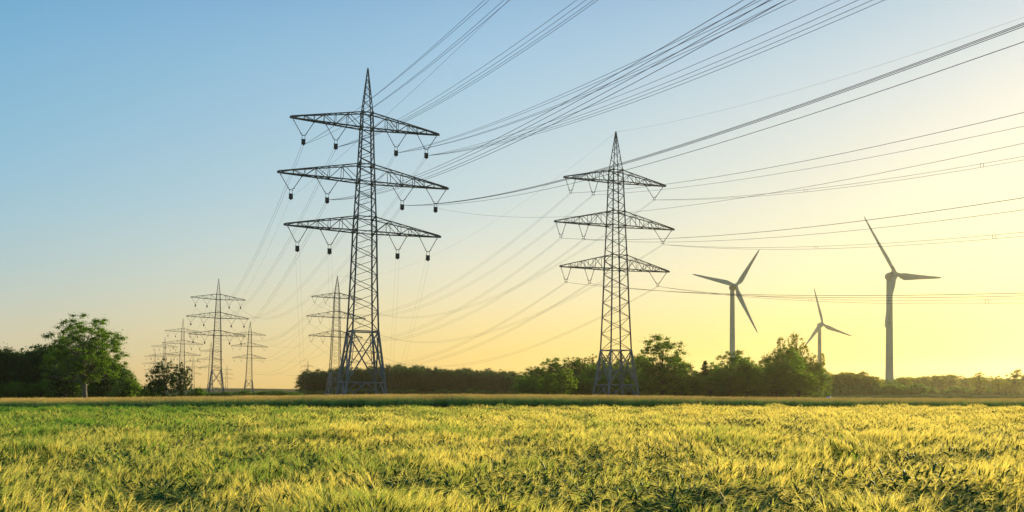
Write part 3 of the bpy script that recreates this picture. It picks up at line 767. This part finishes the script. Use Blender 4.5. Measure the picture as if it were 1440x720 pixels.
# blue drum at the field edge
t = empty('water_drum', (*at(1165.5, 125)[:2], 0)); tag(t, 'small blue plastic drum just showing above the tall crop below the smallest turbine', 'drum')
m = MB(); m.tube([(0, 0, z) for z in (0, .1, .5, .9, 1.08, 1.16, 1.19)], [.24, .27, .27, .27, .25, .17, .05], 20); m.build('body', M['drum'], t, smooth=True)
m = MB(); m.tube([(.4, 0, 0), (.4, 0, .98)], .09, 10); m.build('pump_pipe', M['drum_rim'], t)

# ------------------------------------------------------------------ crops
def stalk_patch(name, seed, rad, n, h, lean, nod, awns, awn_len, awn_w, ear_len, ear_r, blades, zlow, blade_w=.012, jit=.04, upright=0.0, stem_r=.0022, droop=0.35, hvar=(.86, 1.06)):
    rg = random.Random(seed); v = []; f = []; mi = []
    def tri(a, b, c, m): n0 = len(v); v.extend([tuple(a), tuple(b), tuple(c)]); f.append((n0, n0+1, n0+2)); mi.append(m)
    def quad(a, b, c, d, m): n0 = len(v); v.extend([tuple(a), tuple(b), tuple(c), tuple(d)]); f.append((n0, n0+1, n0+2, n0+3)); mi.append(m)
    for _ in range(n):
        r = rad * math.sqrt(rg.random()); a = rg.uniform(0, 6.283); x, y = r * math.cos(a), r * math.sin(a)
        hh = h * rg.uniform(*hvar) + rg.uniform(-jit, jit)
        up = rg.random() < upright
        la = rg.gauss(0, .75); ld = Vector((math.cos(la), math.sin(la), 0))
        ln = (lean * rg.uniform(.5, 1.4)) * (0.15 if up else 1); nd = nod * rg.uniform(.6, 1.3) * (0.12 if up else 1)
        if up: hh *= 1.08
        base = Vector((x, y, zlow)); top = Vector((x, y, hh)) + ld * ln
        pts = [base, base.lerp(top, .5) - ld * ln * .15, top]
        sr = stem_r
        for p, q in zip(pts, pts[1:]):
            w = Vector((rg.uniform(-1, 1), rg.uniform(-1, 1), 0)).normalized() * sr
            quad(p - w, p + w, q + w, q - w, 2)
        # curved ear
        cur = top.copy(); el = 1.25 - nd; seg = 4; ang = math.atan2(1.0, .25 + ln); rings = []
        sd_ = ld.cross(Vector((0, 0, 1)))
        dirs = []
        L = ear_len * rg.uniform(.8, 1.15)
        for k in range(seg + 1):
            th = ang - nd * (k / seg) * 1.5
            d = ld * math.cos(th) + Vector((0, 0, 1)) * math.sin(th); dirs.append((cur.copy(), d))
            rr = ear_r * (0.5, 1, 1, .8, .25)[k]; u2 = d.cross(sd_)
            rings.append([cur + sd_ * rr * math.cos(q) + u2 * rr * .75 * math.sin(q) for q in (0, 1.57, 3.14, 4.71)])
            cur = cur + d * L / seg
        n0 = len(v)
        for rgs in rings: v.extend([tuple(p) for p in rgs])
        for k in range(seg):
            for q in range(4):
                a0, b0 = n0 + k*4 + q, n0 + k*4 + (q+1) % 4; f.append((a0, b0, b0 + 4, a0 + 4)); mi.append(1)
        for k in range(awns):
            p, d = dirs[rg.randrange(1, seg + 1)]
            dd = (d + Vector((rg.gauss(0, .22), rg.gauss(0, .22), rg.gauss(0, .22)))).normalized(); al = awn_len * rg.uniform(.6, 1.15)
            w = dd.cross(Vector((rg.uniform(-1, 1), rg.uniform(-1, 1), rg.uniform(-1, 1)))).normalized() * awn_w
            mid = p + dd * al * .55; tip = p + dd * al + Vector((0, 0, -al * droop * rg.random())) + ld * al * .1
            quad(p - w, p + w, mid + w * .7, mid - w * .7, 0); tri(mid - w * .7, mid + w * .7, tip, 0)
        for k in range(blades):
            z0 = rg.uniform(max(zlow, .35 * hh), .8 * hh); a = rg.uniform(0, 6.283); bd = Vector((math.cos(a), math.sin(a), 0)) * .8 + ld * .5
            bl = rg.uniform(.16, .34) * min(1.2, h / .9); p = Vector((x, y, z0)); w = bd.cross(Vector((0, 0, 1))).normalized() * blade_w / 2
            p1 = p + bd * bl * .35 + Vector((0, 0, bl * .45)); p2 = p + bd * bl * .75 + Vector((0, 0, bl * .5)); p3 = p + bd * bl * 1.1 + Vector((0, 0, bl * .25))
            quad(p - w * .6, p + w * .6, p1 + w, p1 - w, 2); quad(p1 - w, p1 + w, p2 + w * .8, p2 - w * .8, 2); tri(p2 - w * .8, p2 + w * .8, p3, 2)
    me = bpy.data.meshes.new(name); me.from_pydata(v, [], f); me.polygons.foreach_set('material_index', mi); me.update()
    return bpy.data.objects.new(name, me)

def scatter(name, label, pts, rots, scls, idxs, protos, mats):
    coll = bpy.data.collections.new(name + '_patches')
    for i, p in enumerate(protos):
        p.name = '%s_patch_%02d' % (name, i)
        for mm in mats: p.data.materials.append(mm)
        coll.objects.link(p)
    me = bpy.data.meshes.new(name); me.from_pydata([tuple(p) for p in pts], [], [])
    at_ = me.attributes.new('rot', 'FLOAT_VECTOR', 'POINT'); at_.data.foreach_set('vector', np.asarray(rots, dtype=np.float32).ravel())
    at_ = me.attributes.new('scl', 'FLOAT_VECTOR', 'POINT'); at_.data.foreach_set('vector', np.asarray(scls, dtype=np.float32).ravel())
    at_ = me.attributes.new('idx', 'INT', 'POINT'); at_.data.foreach_set('value', np.asarray(idxs, dtype=np.int32))
    o = bpy.data.objects.new(name, me); C.objects.link(o); tag(o, label, 'crop', kind='stuff')
    ng = bpy.data.node_groups.new(name + '_scatter', 'GeometryNodeTree')
    ng.interface.new_socket('Geometry', in_out='INPUT', socket_type='NodeSocketGeometry'); ng.interface.new_socket('Geometry', in_out='OUTPUT', socket_type='NodeSocketGeometry')
    N, L = ng.nodes, ng.links
    gi, go = N.new('NodeGroupInput'), N.new('NodeGroupOutput'); ip = N.new('GeometryNodeInstanceOnPoints'); ci = N.new('GeometryNodeCollectionInfo')
    ci.inputs['Collection'].default_value = coll; ci.inputs['Separate Children'].default_value = True; ci.inputs['Reset Children'].default_value = True
    def na(nm, ty):
        q = N.new('GeometryNodeInputNamedAttribute'); q.data_type = ty; q.inputs['Name'].default_value = nm; return q.outputs['Attribute']
    L.new(gi.outputs[0], ip.inputs['Points']); L.new(ci.outputs[0], ip.inputs['Instance']); ip.inputs['Pick Instance'].default_value = True
    L.new(na('idx', 'INT'), ip.inputs['Instance Index']); L.new(na('rot', 'FLOAT_VECTOR'), ip.inputs['Rotation']); L.new(na('scl', 'FLOAT_VECTOR'), ip.inputs['Scale'])
    L.new(ip.outputs[0], go.inputs[0])
    md = o.modifiers.new('scatter', 'NODES'); md.node_group = ng
    return o

def fbm(x, y, s, seed=0.0): return noise.fractal(Vector((x * s, y * s * 1.9, seed)), 1.0, 2.0, 3)
def edge_y(x): return 62.5 + 0.03 * x + 1.2 * max(0, x - 5) * .06 + .5 * math.sin(x * .13)     # far edge of the barley
rb = random.Random(77)
# near patches (fine) then far ones (coarser)
nearP = [stalk_patch('b', 100 + i, .44, 48, .84, .22, (1.0, 1.25, .85, 1.4, 1.1)[i], 9, .16, .0019, .135, .0145, 3, .30, upright=.06) for i in range(5)]
nearP += [stalk_patch('b', 110, .24, 26, .93, .03, .25, 16, .16, .0016, .095, .008, 2, .30, upright=.8), stalk_patch('b', 111, .44, 46, .72, .28, 1.35, 13, .15, .0016, .10, .0095, 3, .25)]
farP = [stalk_patch('b', 120 + i, .42, 60, .84, .22, (1.0, 1.25, .85, 1.3)[i], 6, .17, .0034, .14, .019, 3, .45, blade_w=.02, upright=.07) for i in range(4)]
farP += [stalk_patch('b', 130, .36, 50, .93, .03, .25, 9, .17, .0036, .10, .010, 2, .45, blade_w=.02, upright=.8), stalk_patch('b', 131, .42, 60, .70, .28, 1.35, 8, .16, .0036, .11, .012, 3, .35, blade_w=.02)]
pts, rots, scls, idxs = [], [], [], []
def barley_at(x, y, near):
    n1 = fbm(x, y, .22, 3.0); n2 = fbm(x, y, .75, 9.0); n3 = noise.noise(Vector((x * .35, y * .7, 21)))
    low = n1 * .9 + n2 * .5 < -.50
    dy = y - (50 + .02 * x + .8 * math.sin(x * .11))
    tram = math.exp(-(dy / 1.1) ** 2) + .6 * math.exp(-((dy + 6.5) / .5) ** 2)
    lean_dir = .25 + 1.2 * fbm(x, y, .13, 40.0) + rb.gauss(0, .38)
    if rb.random() < .28: lean_dir += math.pi
    hs = .92 - .0025 * max(0, y - 15) + .12 * n1 + .11 * n2 - .46 * tram - (.08 if low else 0)
    tl = .16 * rb.random() + .3 * abs(n3)
    if low: k = 6 if near else 5
    elif (n3 > .28 and rb.random() < .35) or rb.random() < .04: k = 5 if near else 4
    else: k = rb.randrange(5 if near else 4)
    if not near: k += 7
    pts.append((x, y, 0)); rots.append((rb.uniform(-.06, .06), tl, lean_dir)); scls.append((1, 1, max(.5, hs))); idxs.append(k)
y = 3.2
while y < 24:
    st = .27; hw = .56 * y + 3.5; x = -hw
    while x < hw:
        barley_at(x + rb.uniform(-.12, .12), y + rb.uniform(-.12, .12), True); x += st
    y += st
while y < 67:
    st = .40; hw = .56 * y + 4; x = -hw
    while x < hw:
        xx, yy = x + rb.uniform(-.18, .18), y + rb.uniform(-.18, .18)
        if yy < edge_y(xx) - .5: barley_at(xx, yy, False)
        x += st
    y += st
scatter('barley_field', 'wind-combed field of green and gold bearded barley filling the foreground', pts, rots, scls, idxs, nearP + farP, [M['awn'], M['ear'], M['blade']])

ryeP = [stalk_patch('r', 200 + i, .45, 46, 1.32, .05, .4, 4, .05, .003, .10, .010, 6, .25, blade_w=.03, jit=.01, upright=.5, stem_r=.004, hvar=(.88, 1.07)) for i in range(4)]
pts, rots, scls, idxs = [], [], [], []
y = 62
while y < 74:
    st = .42; hw = .56 * y + 8; x = -hw
    while x < hw:
        xx, yy = x + rb.uniform(-.2, .2), y + rb.uniform(-.2, .2)
        if yy > edge_y(xx) + .3:
            px = 720 + xx / yy * F_PX
            tgt = 1.10 + .26 * math.exp(-((px - 640) / 420) ** 2) + .08 * fbm(xx, yy, .5, 5.0)
            pts.append((xx, yy, 0)); rots.append((rb.uniform(-.04, .04), .05 * rb.random(), rb.uniform(-.8, .8))); scls.append((1, 1, tgt / 1.32)); idxs.append(rb.randrange(4))
        x += st
    y += st
scatter('rye_field', 'taller strip of golden-topped dark green rye beyond the barley', pts, rots, scls, idxs, ryeP, [M['rye_ear'], M['rye_ear'], M['rye_blade']])

# ------------------------------------------------------------------ air
hz = mesh_np('haze', [(x, y, z) for z in (-1, 112) for y in (-460, 4450) for x in (-3450, 3450)],
             [(0, 2, 3, 1), (4, 5, 7, 6), (0, 1, 5, 4), (2, 6, 7, 3), (0, 4, 6, 2), (1, 3, 7, 5)], [])
hm = bpy.data.materials.new('haze'); hm.use_nodes = True; hn = hm.node_tree.nodes; hn.clear()
ho = hn.new('ShaderNodeOutputMaterial'); hv = hn.new('ShaderNodeVolumePrincipled')
hv.inputs['Color'].default_value = (0.95, 0.83, 0.50, 1); hv.inputs['Density'].default_value = 0.00008; hv.inputs['Anisotropy'].default_value = 0.66
hm.node_tree.links.new(hv.outputs[0], ho.inputs['Volume']); hz.data.materials.append(hm)
tag(hz, 'thin pale evening haze in the air', 'haze', kind='stuff')
